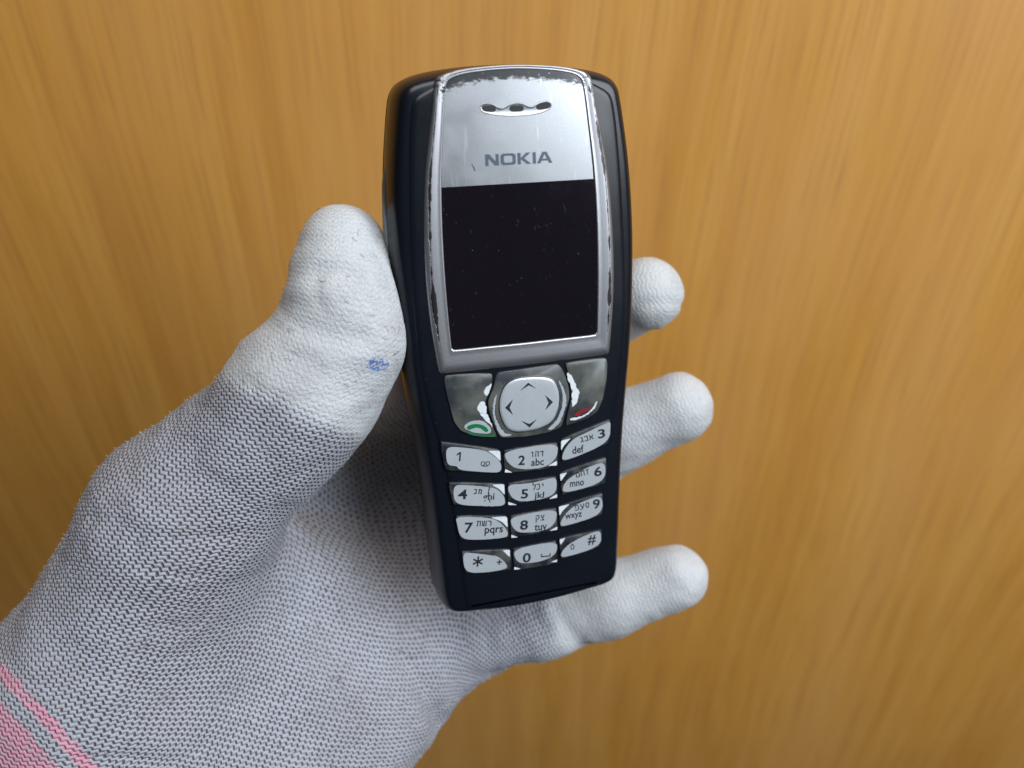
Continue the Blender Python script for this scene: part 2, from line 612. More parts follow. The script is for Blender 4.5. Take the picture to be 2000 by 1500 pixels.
def legend(name, txt, x, y, w, h, rot, z, mat, parent):
    a = math.radians(rot)
    if txt in ('VM', 'SP', 'UP', '*', '1'):
        if txt == 'VM':
            polys = []
            for s in (-0.25, 0.25):
                for (cx, cy, ww, hh) in ((s - 0.17, 0.08, 0.09, 0.62), (s + 0.17, 0.08, 0.09, 0.62), (s, 0.40, 0.25, 0.14), (s, -0.24, 0.25, 0.14)):
                    polys.append(rect(cx * w, cy * h, ww * w, hh * h))
            polys.append(rect(0, -0.40 * h, 0.5 * w, 0.14 * h))
        elif txt == '1':
            polys = [[(0.05 * w, -0.5 * h), (0.40 * w, -0.5 * h), (0.40 * w, 0.5 * h), (0.10 * w, 0.5 * h), (-0.5 * w, 0.28 * h), (-0.5 * w, 0.10 * h), (0.05 * w, 0.27 * h)]]
        elif txt == 'SP':
            s = 0.22
            polys = [rect(0, -h / 2 + s * h * 0.7, w, s * h * 1.6), rect(-w / 2 + 0.06 * w, 0.2 * h, 0.12 * w, 0.6 * h), rect(w / 2 - 0.06 * w, 0.2 * h, 0.12 * w, 0.6 * h)]
        elif txt == 'UP':
            polys = [[(-0.5 * w, 0.0), (0, 0.5 * h), (0.5 * w, 0.0), (0.28 * w, 0.0), (0, 0.27 * h), (-0.28 * w, 0.0)],
                     rect(-0.26 * w, -0.21 * h, 0.18 * w, 0.42 * h), rect(0.26 * w, -0.21 * h, 0.18 * w, 0.42 * h), rect(0, -0.44 * h, 0.34 * w, 0.14 * h)]
        else:
            polys = [rect(0, 0, 0.17 * w, h, k * math.pi / 3) for k in range(3)]
        c, s = math.cos(a), math.sin(a)
        polys = [[(x + px * c - py * s, y + px * s + py * c) for px, py in P] for P in polys]
        if txt == '*':
            for i, P in enumerate(polys):
                flat(name, [P], z + 0.004 * i, mat, parent)
            return
        flat(name, polys, z, mat, parent)
        return
    if txt[0] in HEB:
        return hebrew(name, txt, x, y, w, h, rot, z, mat, parent)
    V, F = text_tris(txt, 0.024 if txt.isdigit() else 0.018)
    lo, hi = V.min(0), V.max(0)
    V = (V - (lo + hi) / 2) / (hi - lo) * np.array([w, h])
    R = np.array([[math.cos(a), -math.sin(a)], [math.sin(a), math.cos(a)]])
    V = V @ R.T + np.array([x, y])
    me = bpy.data.meshes.new(name)
    me.from_pydata([(p[0] * MM, p[1] * MM, z * MM) for p in V], [], F)
    o = link(name, me, mat, parent, smooth=False)
    return o


def tag(o, label=None, cat=None, kind=None):
    if label:
        o['label'] = label
    if cat:
        o['category'] = cat
    if kind:
        o['kind'] = kind


# ---------------------------------------------------------------- the wooden panel behind
def build_panel():
    d = 0.285
    w, z0, z1, th = 1.3, -1.1, 0.35, 0.018
    me = bpy.data.meshes.new('wood_panel')
    V = [(-w, 0, z0), (w, 0, z0), (w, 0, z1), (-w, 0, z1), (-w, th, z0), (w, th, z0), (w, th, z1), (-w, th, z1)]
    F = [(0, 1, 2, 3), (5, 4, 7, 6), (1, 5, 6, 2), (4, 0, 3, 7), (3, 2, 6, 7), (4, 5, 1, 0)]
    me.from_pydata(V, [], F)
    o = link('wood_panel', me, M_WOOD, None, smooth=False)
    o.location = (0, d, 0)
    tag(o, 'upright honey-brown wood veneer panel behind the gloved hand', 'panel', 'structure')


build_panel()


# ---------------------------------------------------------------- the mobile phone (local mm: x right, y up, z out of the face)
phone = bpy.data.objects.new('mobile_phone', None)
C.objects.link(phone)
tag(phone, 'worn black bar phone with silver face, held in the white gloved hand', 'phone')
PH_R = Euler((math.radians(17.53), math.radians(13.99), math.radians(7.0)), 'XYZ').to_matrix()
PH_T = Vector((2.79, 3.70, -146.04))
phone.matrix_world = Matrix.Translation(CAM @ (PH_T * MM)) @ (CAM @ PH_R).to_4x4()

BODY = mirror([(0, 53.7), (7, 53.5), (13, 52.9), (17, 52.1), (19.3, 51.0), (20.6, 49.3), (21.2, 47), (21.8, 43.5), (22.6, 38), (23.2, 32),
               (23.6, 25), (23.7, 18), (23.5, 8), (23.0, 0), (22.3, -8), (21.6, -16), (21.0, -26), (20.6, -36), (20.3, -44), (20.0, -48.8),
               (19.1, -51.3), (17.0, -52.7), (13, -53.3), (7, -53.9), (0, -54.1)])
COVER = mirror([(0, 52.2), (7, 51.9), (12, 51.0), (15.5, 49.6), (17.9, 48.0), (18.8, 45.0), (19.5, 39), (20.2, 30), (20.8, 16.3), (20.7, 3.6),
                (19.6, -6.9), (18.3, -13.5), (17.2, -20.3), (16.5, -30), (15.7, -42), (15.1, -49.8), (14.6, -51.1), (11.5, -51.7), (6, -52.3), (0, -52.5)])
FRAME = mirror([(0, 53.0), (7, 52.7), (11, 52.1), (13.4, 51.2), (14.2, 49.5), (14.8, 46), (15.8, 41), (16.7, 36), (17.4, 30), (17.9, 22),
                (18.0, 16), (17.8, 10), (17.3, 4), (16.9, 0.7), (16.6, 0.15), (16.0, 0.05), (8, -0.1), (0, -0.15)])
WINDOW = mirror([(0, 52.35), (6, 52.05), (10, 51.45), (11.7, 50.6), (12.3, 49), (13.2, 42), (14.0, 34), (14.4, 25), (14.45, 15), (14.2, 5.4),
                 (14.0, 4.75), (13.4, 4.5), (7, 4.45), (0, 4.4)])


def build_housing():
    P = dense(BODY, 6)
    prof = [(5.5, -17.6), (3.0, -17.3), (1.3, -16.2), (0.4, -13.8), (0.05, -10.8), (0.0, -8.6), (0.05, -6.4), (0.35, -4.4), (0.80, -2.7), (1.3, -1.6), (1.9, -0.95), (2.7, -0.65)]
    me = rings_mesh('housing', [at_z(inset(P, d), z) for d, z in prof])
    h = link('housing', me, M_BLACK, phone)
    # seam round the side between front and back shells
    seam = [at_z(inset(P, d), z) for d, z in ((0.10, -9.95), (-0.035, -9.85), (-0.035, -9.72), (0.10, -9.62))]
    link('seam', rings_mesh('seam', seam, (False, False)), M_HOLE, h)
    return h


housing = build_housing()
CV = dense(COVER, 6)
cover = link('front_cover', rings_mesh('front_cover', [at_z(inset(CV, d), z) for d, z in ((0, -1.8), (0, -1.25), (0.12, -0.95), (0.35, -0.66), (0.7, -0.46), (1.1, -0.34), (1.5, -0.28))]), M_BLACK, phone)
sharp(cover.data, 50)


def polar(P, th):
    P = np.asarray(P, float) - np.array([0, 27.0])
    a = np.arctan2(P[:, 1], P[:, 0])
    r = np.hypot(P[:, 0], P[:, 1])
    o = np.argsort(a)
    a, r = a[o], r[o]
    a = np.r_[a[-1] - 2 * math.pi, a, a[0] + 2 * math.pi]
    r = np.r_[r[-1], r, r[0]]
    rr = np.interp(th, a, r)
    return np.stack([rr * np.cos(th), rr * np.sin(th) + 27.0], 1)


def build_frame():
    of, wf = dense(FRAME, 12), dense(WINDOW, 12)
    allp = np.concatenate([of, wf]) - np.array([0, 27.0])
    th = np.unique(np.round(np.r_[np.arctan2(allp[:, 1], allp[:, 0]), np.linspace(-math.pi, math.pi, 360)[:-1]], 4))
    A, B = polar(of, th), polar(wf, th)
    prof = [(0, -0.9), (0, -0.30), (0.03, -0.06), (0.10, 0.16), (0.20, 0.33), (0.30, 0.40), (0.42, 0.40), (0.70, 0.34), (0.86, 0.31), (0.91, 0.34), (0.95, 0.33), (0.985, 0.22), (1.0, -0.2)]
    me = rings_mesh('silver_frame', [at_z(A * (1 - s) + B * s, z) for s, z in prof], (False, False))
    n = len(th)
    ring = np.repeat([s for s, z in prof], n)
    top = np.tile(np.clip((A[:, 1] - 48.0) / 2.0, 0, 1) * np.clip((np.abs(A[:, 0]) - 9) / 3, 0, 1), len(prof))
    side = np.tile(np.clip(1.2 * np.minimum((A[:, 1] - 3) / 6.0, (51 - A[:, 1]) / 4.0), 0, 1), len(prof))
    for nm, v in (('ring', ring), ('top', top), ('side', side)):
        me.attributes.new(nm, 'FLOAT', 'POINT').data.foreach_set('value', v.astype(np.float32))
    o = link('silver_frame', me, M_FRAME, phone)
    o['label'] = 'silver painted frame with black chips along its edges'
    return wf


wf = build_frame()
SPLIT = 33.45
plate('earpiece_panel', subdivide(clip_half(inset(wf, 0.02), SPLIT, True), 0.6), -0.3, 0.06, 0.0, M_PLATE, phone)['label'] = 'brushed silver panel with dark lettering and earpiece slots'
scr = plate('screen', subdivide(clip_half(inset(wf, 0.02), SPLIT - 0.03, False), 0.8), -0.3, 0.06, 0.0, M_SCREEN, phone)
scr['label'] = 'dark switched-off display'
panel = [o for o in phone.children if o.name.startswith('earpiece_panel')][0]

# earpiece: a shallow smile-shaped recess with three slots
SMILE = dense([(-6.35, 46.35), (-5.9, 45.6), (-3.3, 45.0), (0, 44.8), (3.4, 45.0), (5.8, 45.65), (6.3, 46.4), (5.6, 46.85), (4.3, 46.7), (2.6, 46.05), (1.3, 46.55), (0, 46.75), (-1.3, 46.5), (-2.7, 45.95), (-4.3, 46.65), (-5.7, 46.85)], 6)


def build_recess():
    pr = [(-0.14, 0.062), (-0.07, 0.15), (0.0, 0.16), (0.10, 0.09), (0.22, 0.07)]
    me = rings_mesh('earpiece_recess', [at_z(inset(SMILE, d), z) for d, z in pr], (False, True))
    return link('earpiece_recess', me, M_PLATE, panel)


build_recess()
for sx, sy, rot in ((-4.95, 46.02, -4), (0, 45.92, 0), (4.8, 46.15, 6)):
    e = [(1.28 * math.copysign(abs(math.cos(k)) ** 0.55, math.cos(k)), 0.52 * math.copysign(abs(math.sin(k)) ** 0.7, math.sin(k))) for k in np.linspace(0, 2 * math.pi, 28)[:-1]]
    c, s = math.cos(math.radians(rot)), math.sin(math.radians(rot))
    flat('earpiece_slot', [[(sx + x * c - y * s, sy + x * s + y * c) for x, y in e]], 0.10, M_HOLE, panel)


def build_logo():
    def oct_(x0, x1, y0, y1, r):
        return [(x0 + r, y0), (x1 - r, y0), (x1, y0 + r), (x1, y1 - r), (x1 - r, y1), (x0 + r, y1), (x0, y1 - r), (x0, y0 + r)]
    g = 0.13
    letters = []
    x = 0
    letters.append((x, [[(0, 0), (0, 1), (.34, 1), (.82, .38), (.82, 1), (1.08, 1), (1.08, 0), (.74, 0), (.26, .62), (.26, 0)]]))
    x += 1.08 + g
    o, i = oct_(0, 1.22, 0, 1, .16), oct_(.27, .95, .21, .79, .09)
    letters.append((x, [[o[k], o[(k + 1) % 8], i[(k + 1) % 8], i[k]] for k in range(8)]))
    x += 1.22 + g
    letters.append((x, [[(0, 0), (0, 1), (.27, 1), (.27, .56), (.72, 1), (1.08, 1), (.55, .52), (1.12, 0), (.74, 0), (.27, .44), (.27, 0)]]))
    x += 1.12 + g * .8
    letters.append((x, [[(0, 0), (0, 1), (.27, 1), (.27, 0)]]))
    x += .27 + g * .5
    letters.append((x, [[(0, 0), (.46, 1), (.64, 1), (.64, .78), (.3, 0)], [(1.28, 0), (.98, 0), (.64, .78), (.64, 1), (.82, 1)], [(.40, .22), (.88, .22), (.80, .40), (.48, .40)]]))
    tot = x + 1.28
    W, H = 12.3, 1.95
    polys = []
    for lx, ps in letters:
        for P in ps:
            polys.append([(-6.05 + (lx + px) / tot * W, 36.62 + py * H) for px, py in P])
    flat('logo_lettering', polys, 0.075, M_LOGO, panel, 0.008)


build_logo()
flat('chip', [[(-8.62, 37.25), (-8.40, 37.0), (-8.05, 36.5), (-7.9, 35.85), (-8.08, 35.9), (-8.25, 36.5)]], 0.075, M_HOLE, panel, 0.008)

# silver volume key on the left flank
def build_volume():
    ys = np.linspace(9, 37, 40)
    BP = dense(BODY, 12)
    L = BP[(BP[:, 0] < 0) & (BP[:, 1] > 0) & (BP[:, 1] < 48)]
    o = np.argsort(L[:, 1])
    xs = np.interp(ys, L[o, 1], L[o, 0])
    tt = (ys - 9) / 28
    hw = 1.9 * np.sin(math.pi * tt) ** 0.6 + 0.05
    V, F = [], []
    prof = [(-1.0, 0.25), (-0.85, -0.12), (-0.5, -0.34), (0, -0.42), (0.5, -0.34), (0.85, -0.12), (1.0, 0.25)]
    for y, x, h in zip(ys, xs, hw):
        for a, d in prof:
            V.append(((x + d * min(1, h)) * MM, y * MM, (-7.6 + a * h) * MM))
    m = len(prof)
    for i in range(len(ys) - 1):
        for k in range(m - 1):
            F.append((i * m + k, i * m + k + 1, (i + 1) * m + k + 1, (i + 1) * m + k))
    me = bpy.data.meshes.new('volume_key')
    me.from_pydata(V, [], F)
    link('volume_key', me, M_SIDE, phone)['label'] = 'slim grey volume key on the left flank'


build_volume()

# ---- soft keys and the four-way key
KZ = 0.10


def soften(P, k=2, q=0.12):
    return chaikin(chaikin(P, 1, q), k - 1, 0.25) if k > 1 else chaikin(P, 1, q)


def key_plate(name, poly, mat, z=KZ, gap=0.10, bev=0.12):
    return plate(name, inset(soften(poly, 2), gap), -0.5, z, bev, mat, phone)


# outlines of the keys, their paint and their legends (text, x, y, width, height, tilt), mm
KEYS = [
    ('1', [(-17.81, -12.89), (-6.06, -16.41), (-5.94, -21.5), (-17.18, -19.19)], [[(-16.73, -14.29), (-13.78, -14.79), (-9.02, -16.18), (-7.45, -17.49), (-6.09, -18.99), (-6.0, -21.34), (-10.08, -20.52), (-14.48, -19.4), (-14.73, -18.5), (-16.7, -18.09)], [(-8.52, -16.32), (-6.08, -16.69), (-6.08, -18.88), (-7.25, -17.52)]], [('1', -14.26, -16.66, 0.9, 1.89, -8.9), ('VM', -9.18, -18.98, 1.95, 1.17, -8.9)]),
    ('2', [(-5.52, -16.6), (5.83, -16.61), (5.54, -21.55), (2.19, -22.13), (-5.39, -21.59)], [[(-5.32, -16.84), (5.78, -16.69), (5.6, -19.47), (4.15, -21.01), (1.99, -21.66), (-1.81, -21.28), (-3.87, -20.41), (-5.04, -18.71)], [(-5.24, -20.64), (-3.82, -21.62), (-5.38, -21.38)], [(5.46, -20.55), (5.43, -21.54), (3.5, -21.35)]], [('2', -1.83, -19.32, 1.4, 2.05, -8.7), ('והד', 1.36, -18.5, 2.88, 1.19, -4.3), ('abc', 1.41, -20.18, 2.67, 1.53, -4.9)]),
    ('3', [(6.33, -16.08), (17.13, -13.25), (16.76, -18.48), (6.41, -21.24)], [[(16.68, -13.85), (17.01, -14.22), (16.65, -18.35), (6.52, -21.11), (6.68, -19.19), (7.69, -17.59), (9.23, -16.28), (12.94, -15.07)], [(6.43, -16.42), (8.48, -16.17), (7.05, -17.49), (6.38, -18.49)]], [('3', 15.01, -16.13, 1.56, 1.98, 4.0), ('גבא', 11.78, -16.7, 3.07, 1.14, 10.3), ('def', 9.94, -18.8, 2.46, 1.64, 3.7)]),
    ('4', [(-16.82, -21.55), (-5.39, -23.75), (-5.52, -28.75), (-16.07, -26.7)], [[(-15.77, -22.29), (-12.83, -22.88), (-9.0, -23.85), (-7.08, -24.63), (-5.63, -26.5), (-5.63, -28.61), (-10.31, -27.81), (-15.85, -26.51)], [(-8.12, -23.54), (-5.61, -23.83), (-5.62, -26.15), (-6.65, -24.7)]], [('4', -14.05, -24.62, 1.89, 2.05, -9.6), ('נמ', -11.03, -24.51, 2.0, 1.05, -9.5), ('ghi', -8.91, -26.18, 2.31, 1.95, -9.7)]),
    ('5', [(-5.01, -23.7), (5.4, -23.87), (5.37, -28.36), (3.03, -28.56), (-5.07, -28.66)], [[(-4.86, -24.07), (-0.88, -24.49), (2.04, -24.38), (5.22, -23.95), (5.26, -26.67), (4.42, -27.84), (1.9, -28.36), (-1.93, -28.3), (-3.9, -27.38), (-4.82, -25.7)], [(-4.99, -27.78), (-3.18, -28.75), (-4.95, -28.49)], [(5.23, -27.74), (5.27, -28.58), (3.49, -28.63)]], [('5', -1.53, -26.61, 1.49, 2.05, -6.4), ('לכי', 1.39, -25.52, 2.68, 1.35, -4.1), ('jkl', 1.48, -27.58, 2.06, 1.76, -6.6)]),
    ('6', [(5.93, -23.17), (16.18, -21.3), (15.91, -27.26), (6.22, -28.4)], [[(15.84, -22.25), (15.68, -26.88), (6.45, -27.98), (6.61, -26.08), (7.73, -24.91), (9.28, -24.04), (12.17, -22.92)], [(6.02, -23.52), (7.55, -23.43), (6.65, -24.51), (6.09, -25.1)]], [('6', 14.14, -24.25, 1.67, 2.14, 1.3), ('טחז', 10.82, -24.1, 3.12, 1.26, 8.6), ('mno', 9.57, -26.23, 3.01, 1.13, -1.0)]),
    ('7', [(-15.83, -28.89), (-5.22, -30.77), (-5.14, -35.82), (-15.25, -34.41)], [[(-15.7, -29.2), (-11.74, -29.9), (-8.07, -30.9), (-6.37, -32.52), (-5.44, -34.12), (-5.35, -35.59), (-10.29, -35.2), (-15.06, -34.26), (-15.58, -30.62)], [(-8.71, -30.55), (-5.36, -30.91), (-5.34, -33.42), (-6.56, -31.77)]], [('7', -13.28, -31.98, 1.71, 2.22, -10.2), ('תשר', -10.09, -31.6, 3.31, 1.22, -10.1), ('pqrs', -8.25, -33.72, 3.8, 1.75, -8.2)]),
    ('8', [(-4.78, -30.89), (5.21, -30.8), (5.16, -35.69), (3.03, -35.92), (-4.74, -35.99)], [[(-4.63, -31.16), (5.14, -30.95), (4.99, -33.59), (3.75, -35.07), (1.2, -35.46), (-2.22, -35.2), (-3.77, -34.43), (-4.6, -32.84)], [(-4.66, -35.11), (-3.27, -35.97), (-4.69, -35.83)], [(5.09, -35.07), (5.07, -35.8), (3.38, -35.74)]], [('8', -1.92, -33.44, 1.7, 2.16, -6.1), ('קצ', 1.49, -32.43, 2.07, 1.32, -5.0), ('tuv', 1.57, -34.55, 2.66, 1.45, -5.2)]),
    ('9', [(5.5, -30.48), (15.29, -29.1), (15.09, -34.2), (5.7, -35.62)], [[(15.09, -29.51), (15.05, -34.1), (5.82, -35.45), (5.86, -33.99), (7.54, -31.85), (9.9, -30.57)], [(5.54, -30.66), (7.92, -30.47), (6.39, -31.65), (5.66, -32.74)]], [('9', 13.72, -31.46, 1.58, 2.19, 0.5), ('פעס', 10.59, -31.46, 3.44, 1.34, 5.0), ('wxyz', 8.67, -33.46, 3.68, 1.51, -0.7)]),
    ('*', [(-15.17, -36.87), (-4.96, -38.29), (-4.89, -43.29), (-14.68, -42.01)], [[(-14.93, -37.2), (-12.65, -37.71), (-9.6, -38.79), (-7.61, -39.42), (-6.34, -41.02), (-5.62, -42.64), (-9.81, -42.67), (-14.67, -41.87)], [(-6.65, -38.26), (-5.13, -38.43), (-5.2, -40.13)]], [('*', -11.88, -39.81, 2.13, 2.29, -11.1), ('+', -7.46, -40.8, 1.13, 1.22, -11.1)]),
    ('0', [(-4.58, -38.29), (5.0, -38.25), (4.86, -43.22), (2.55, -43.64), (-4.44, -43.43)], [[(-4.45, -38.43), (4.93, -38.31), (4.93, -40.72), (3.53, -41.95), (0.72, -42.4), (-2.73, -42.1), (-4.06, -40.97)], [(-4.4, -42.51), (-3.01, -43.21), (-4.39, -43.19)], [(4.88, -42.59), (4.79, -43.2), (3.5, -42.95)]], [('0', -1.65, -40.94, 1.75, 2.21, -8.0), ('SP', 2.44, -41.12, 2.12, 0.79, -5.7)]),
    ('#', [(5.34, -37.87), (13.57, -37.6), (14.94, -37.6), (14.54, -41.6), (5.51, -42.89)], [[(13.81, -37.64), (14.77, -38.19), (14.49, -41.41), (5.63, -42.61), (5.91, -40.91), (7.6, -39.48), (10.7, -38.32)], [(5.52, -38.1), (6.81, -37.97), (5.72, -39.38)]], [('#', 12.59, -39.54, 1.83, 2.25, -2.4), ('UP', 8.29, -40.24, 1.1, 1.44, -2.2)]),
]
CALL = [(-16.21, -0.04), (-6.44, -0.77), (-7.14, -3.96), (-8.37, -6.25), (-8.29, -8.52), (-7.5, -10.71), (-6.34, -13.86), (-7.87, -13.76), (-11.25, -12.86), (-13.58, -11.69), (-14.83, -9.69), (-15.9, -3.86)]
CALL_W1 = [(-7.03, -2.66), (-7.3, -3.94), (-8.12, -5.47), (-8.8, -4.36), (-7.9, -3.26)]
CALL_W2 = [(-9.06, -6.06), (-8.38, -6.46), (-8.36, -8.72), (-7.6, -10.59), (-7.12, -11.91), (-8.48, -10.16), (-9.61, -8.76), (-10.19, -7.04)]
CALL_HALO = [(-13.11, -10.55), (-11.47, -9.75), (-9.67, -9.85), (-8.32, -10.81), (-7.54, -12.17), (-7.82, -12.93), (-10.42, -12.39), (-12.57, -11.46)]
CALL_G1 = [(-12.43, -10.85), (-11.51, -10.46), (-10.11, -10.51), (-8.74, -11.2), (-8.14, -12.08), (-8.41, -12.51), (-9.0, -12.28), (-9.57, -11.57), (-10.55, -11.22), (-11.37, -11.42), (-12.18, -11.55)]
CALL_G2 = [(-12.59, -11.77), (-10.44, -12.7), (-7.84, -13.18), (-7.11, -12.86), (-6.93, -13.41), (-7.86, -13.55), (-10.46, -13.05), (-12.22, -12.3)]
END = [(7.52, -0.49), (16.61, -0.3), (16.36, -4.8), (15.52, -8.94), (14.3, -11.46), (12.33, -12.6), (7.36, -13.67), (7.85, -10.91), (8.77, -8.06), (8.66, -5.32), (8.15, -2.76)]
END_W1 = [(7.85, -2.32), (9.09, -3.29), (9.89, -5.47), (10.49, -7.23), (10.03, -8.86), (8.77, -9.97), (8.94, -7.88), (8.83, -5.55), (8.17, -3.8)]
END_R = [(9.34, -11.11), (11.29, -10.31), (13.23, -10.14), (13.26, -10.79), (11.26, -11.59), (9.33, -11.8)]
END_W2 = [(8.36, -11.94), (9.54, -12.0), (11.26, -11.7), (13.11, -10.76), (14.22, -8.77), (14.05, -10.25), (12.34, -11.63), (10.39, -12.37), (8.45, -12.54)]
NAV = [(-6.02, -0.74), (0.07, -0.68), (6.23, -0.48), (7.24, -1.63), (8.41, -5.29), (8.52, -7.82), (7.64, -10.67), (6.61, -13.74), (3.51, -14.48), (-0.7, -14.67), (-6.05, -14.18), (-7.21, -10.86), (-7.99, -8.46), (-8.03, -6.3), (-6.94, -3.99)]
NAV_PAD = [(-4.09, -3.22), (-2.04, -2.46), (0.2, -2.48), (3.06, -2.77), (5.11, -3.43), (6.0, -5.2), (6.35, -7.54), (5.97, -9.81), (4.85, -12.0), (2.71, -13.09), (0.19, -13.37), (-2.51, -13.26), (-4.13, -12.65), (-5.18, -11.03), (-5.81, -8.44), (-5.61, -6.2), (-5.07, -4.63)]
NAV_W1 = [(-6.08, -4.71), (-6.37, -6.51), (-6.86, -8.1), (-6.65, -9.99), (-5.75, -12.21), (-4.58, -13.43), (-3.46, -13.7), (-4.4, -13.93), (-5.82, -13.64), (-6.64, -11.67), (-7.16, -8.88), (-6.97, -6.43)]
NAV_W2 = [(6.05, -3.34), (7.15, -5.13), (7.83, -7.52), (7.45, -10.01), (6.32, -12.63), (4.8, -13.81), (3.43, -13.72), (5.48, -12.3), (6.71, -9.91), (7.09, -7.64), (6.82, -5.72)]
AR_UP = [(-1.64, -4.96), (0.11, -3.64), (1.64, -4.92), (0.18, -4.06)]
AR_RT = [(3.35, -6.42), (4.76, -8.07), (3.25, -9.55), (4.03, -8.08)]
AR_LT = [(-3.07, -6.43), (-4.53, -7.99), (-3.21, -9.63), (-3.82, -8.05)]
AR_DN = [(-1.69, -10.99), (0.01, -12.49), (1.56, -11.12), (-0.01, -11.92)]


call = key_plate('call_key', CALL, M_SMOKE)
call['label'] = 'smoky call key with worn white paint and green receiver mark'
endk = key_plate('end_key', END, M_SMOKE)
endk['label'] = 'smoky end key with peeled white paint and red mark'
nav = key_plate('navigation_key', NAV, M_SMOKE)
nav['label'] = 'four-way key with white pad and black arrows'
for P in (CALL_W1, CALL_W2):
    flat('paint_patch', [ragged(P, 0.10, 0.15)], KZ + 0.012, M_WHITE, call, 0.008)
flat('paint_patch', [ragged(CALL_HALO, 0.10)], KZ + 0.012, M_FACE, call, 0.008)
flat('receiver_mark', [chaikin(CALL_G1, 2)], KZ + 0.024, M_GREEN, call, 0.008)
flat('receiver_mark', [ragged(CALL_G2, 0.03)], KZ + 0.034, M_GREEN, call, 0.008)
for k in range(9):
    cx, cy = -11.6 + 0.36 * k + random.uniform(-.15, .15), -8.15 - 0.05 * k + random.uniform(-.2, .2)
    flat('green_fleck', [ragged(rect(cx, cy, random.uniform(.12, .4), random.uniform(.1, .25)), 0.03, 0.1)], KZ + 0.012, M_GREEN, call, 0.008)
flat('paint_patch', [ragged(END_W1, 0.12, 0.15)], KZ + 0.012, M_WHITE, endk, 0.008)
flat('paint_patch', [ragged(END_W2, 0.09, 0.14)], KZ + 0.012, M_WHITE, endk, 0.008)
flat('red_mark', [ragged(END_R[:3] + [(12.2, -11.0), (11.2, -11.3), (11.0, -11.0)], 0.10, 0.15), ragged([(9.3, -11.2), (10.5, -11.0), (10.9, -11.5), (9.4, -11.85)], 0.08, 0.15)], KZ + 0.024, M_RED, endk, 0.008)
for P in (NAV_W1, NAV_W2):
    flat('paint_patch', [ragged(P, 0.08, 0.14)], KZ + 0.012, M_FACE, nav, 0.008)


def build_pad():
    P = ragged(NAV_PAD, 0.02)
    rim = [(-0.30, KZ - 0.05), (-0.22, KZ + 0.04), (-0.02, KZ + 0.05)]
    me = rings_mesh('pad_rim', [at_z(inset(P, d), z) for d, z in rim], (False, True))
    link('pad_rim', me, M_KEY, nav)
    me = rings_mesh('pad', [at_z(inset(P, d), z) for d, z in ((0, KZ + 0.04), (0.03, KZ + 0.10), (0.5, KZ + 0.16), (1.6, KZ + 0.20))], (False, True))
    link('pad', me, M_FACE, nav)


build_pad()
for P in (AR_UP, AR_RT, AR_LT, AR_DN):
    P = np.array(P)
    e1, ap, e2, inn = P
    cen = np.array([0.15, -8.0])
    out = ap + (ap - inn) * 0.25
    flat('arrow', [np.array([e1, out, e2, inn])], KZ + 0.225, M_INK, nav, 0.01)

# ---- number keys
for k, base, faces, legs in KEYS:
    b = plate('key', inset(soften(base, 2, 0.06), 0.06), -0.5, KZ, 0.10, M_KEY, phone)
    for i, P in enumerate(faces):
        Q = chaikin(P, 1, 0.22)
        Q = ragged(Q, 0.02, 0.2) if i == 0 else ragged(P, 0.012, 0.2, 1)
        flat('key_paint', [Q], KZ + 0.014, M_FACE if i == 0 else M_WHITE, b, 0.010)
    for (tx, x, y, w, h, rot) in legs:
        legend('legend', tx, x, y, w, h, rot * 0.8, KZ + 0.026, M_INK, b)
# a crack across the 4 key's paint
flat('crack', [[(-8.45, -23.95), (-8.75, -24.9), (-8.85, -26.0), (-8.55, -27.3), (-8.72, -27.3), (-9.05, -26.0), (-8.95, -24.9), (-8.7, -23.95)]], KZ + 0.036, M_INK, phone, 0.008)


# ---------------------------------------------------------------- the gloved hand: one continuous surface from a distance field
FP = 1500.0


def U3(u, v, d):
    """A point of the hand at distance d (mm) in front of the lens, camera axes."""
    return np.array([(u - 1000) / FP * d, -(v - 750) / FP * d, -float(d)])


def chain(pts):
    return [(U3(*p[:3]), p[3]) for p in pts]


THENAR = chain([(-20, 1660, 168, 22), (190, 1345, 158, 20.5), (355, 1020, 153, 17.3)])
THUMB_TOP = chain([(355, 1020, 153, 17.3), (535, 840, 147, 12.6), (607, 750, 145, 12.7), (685, 650, 143, 10.0), (678, 560, 142.5, 9.3), (669, 474, 142, 7.3)])
KNUCKLE = chain([(340, 940, 152, 9.8), (440, 852, 149, 7.8)])
THUMB = THENAR + THUMB_TOP[1:]
INDEX = chain([(870, 840, 216, 13), (838, 520, 174, 9.5), (900, 450, 166, 8.5), (1000, 420, 163, 7.5)])
MIDDLE = chain([(920, 960, 214, 13), (1090, 690, 200, 10), (1190, 592, 188, 9.6), (1262, 574, 179, 8.5)])
RING = chain([(930, 1090, 203, 13), (1130, 895, 197, 10), (1220, 838, 191, 9), (1322, 797, 186, 8.6)])
PINKY = chain([(880, 1230, 196, 12.5), (1060, 1205, 194, 9.6), (1190, 1170, 191, 8.6), (1318, 1127, 188, 8.0)])
PALM = [
    chain([(560, 960, 192, 12), (800, 845, 206, 13.5)]),
    chain([(330, 1300, 180, 20), (640, 1060, 204, 15), (870, 870, 220, 13)]),
    chain([(400, 1360, 184, 20), (680, 1130, 200, 16), (900, 970, 216, 13)]),
    chain([(470, 1410, 186, 20), (910, 1090, 205, 13)]),
    chain([(470, 1530, 184, 22), (690, 1370, 188, 19), (880, 1240, 198, 12.5)]),
    chain([(140, 1700, 182, 27), (400, 1380, 178, 22)]),
    chain([(320, 1800, 185, 28), (520, 1480, 182, 21)]),
    chain([(500, 1110, 175, 14), (330, 1500, 172, 23)]),
    chain([(600, 1170, 184, 15), (480, 1520, 176, 23)]),
    chain([(720, 1240, 190, 15), (600, 1480, 184, 20)]),
]


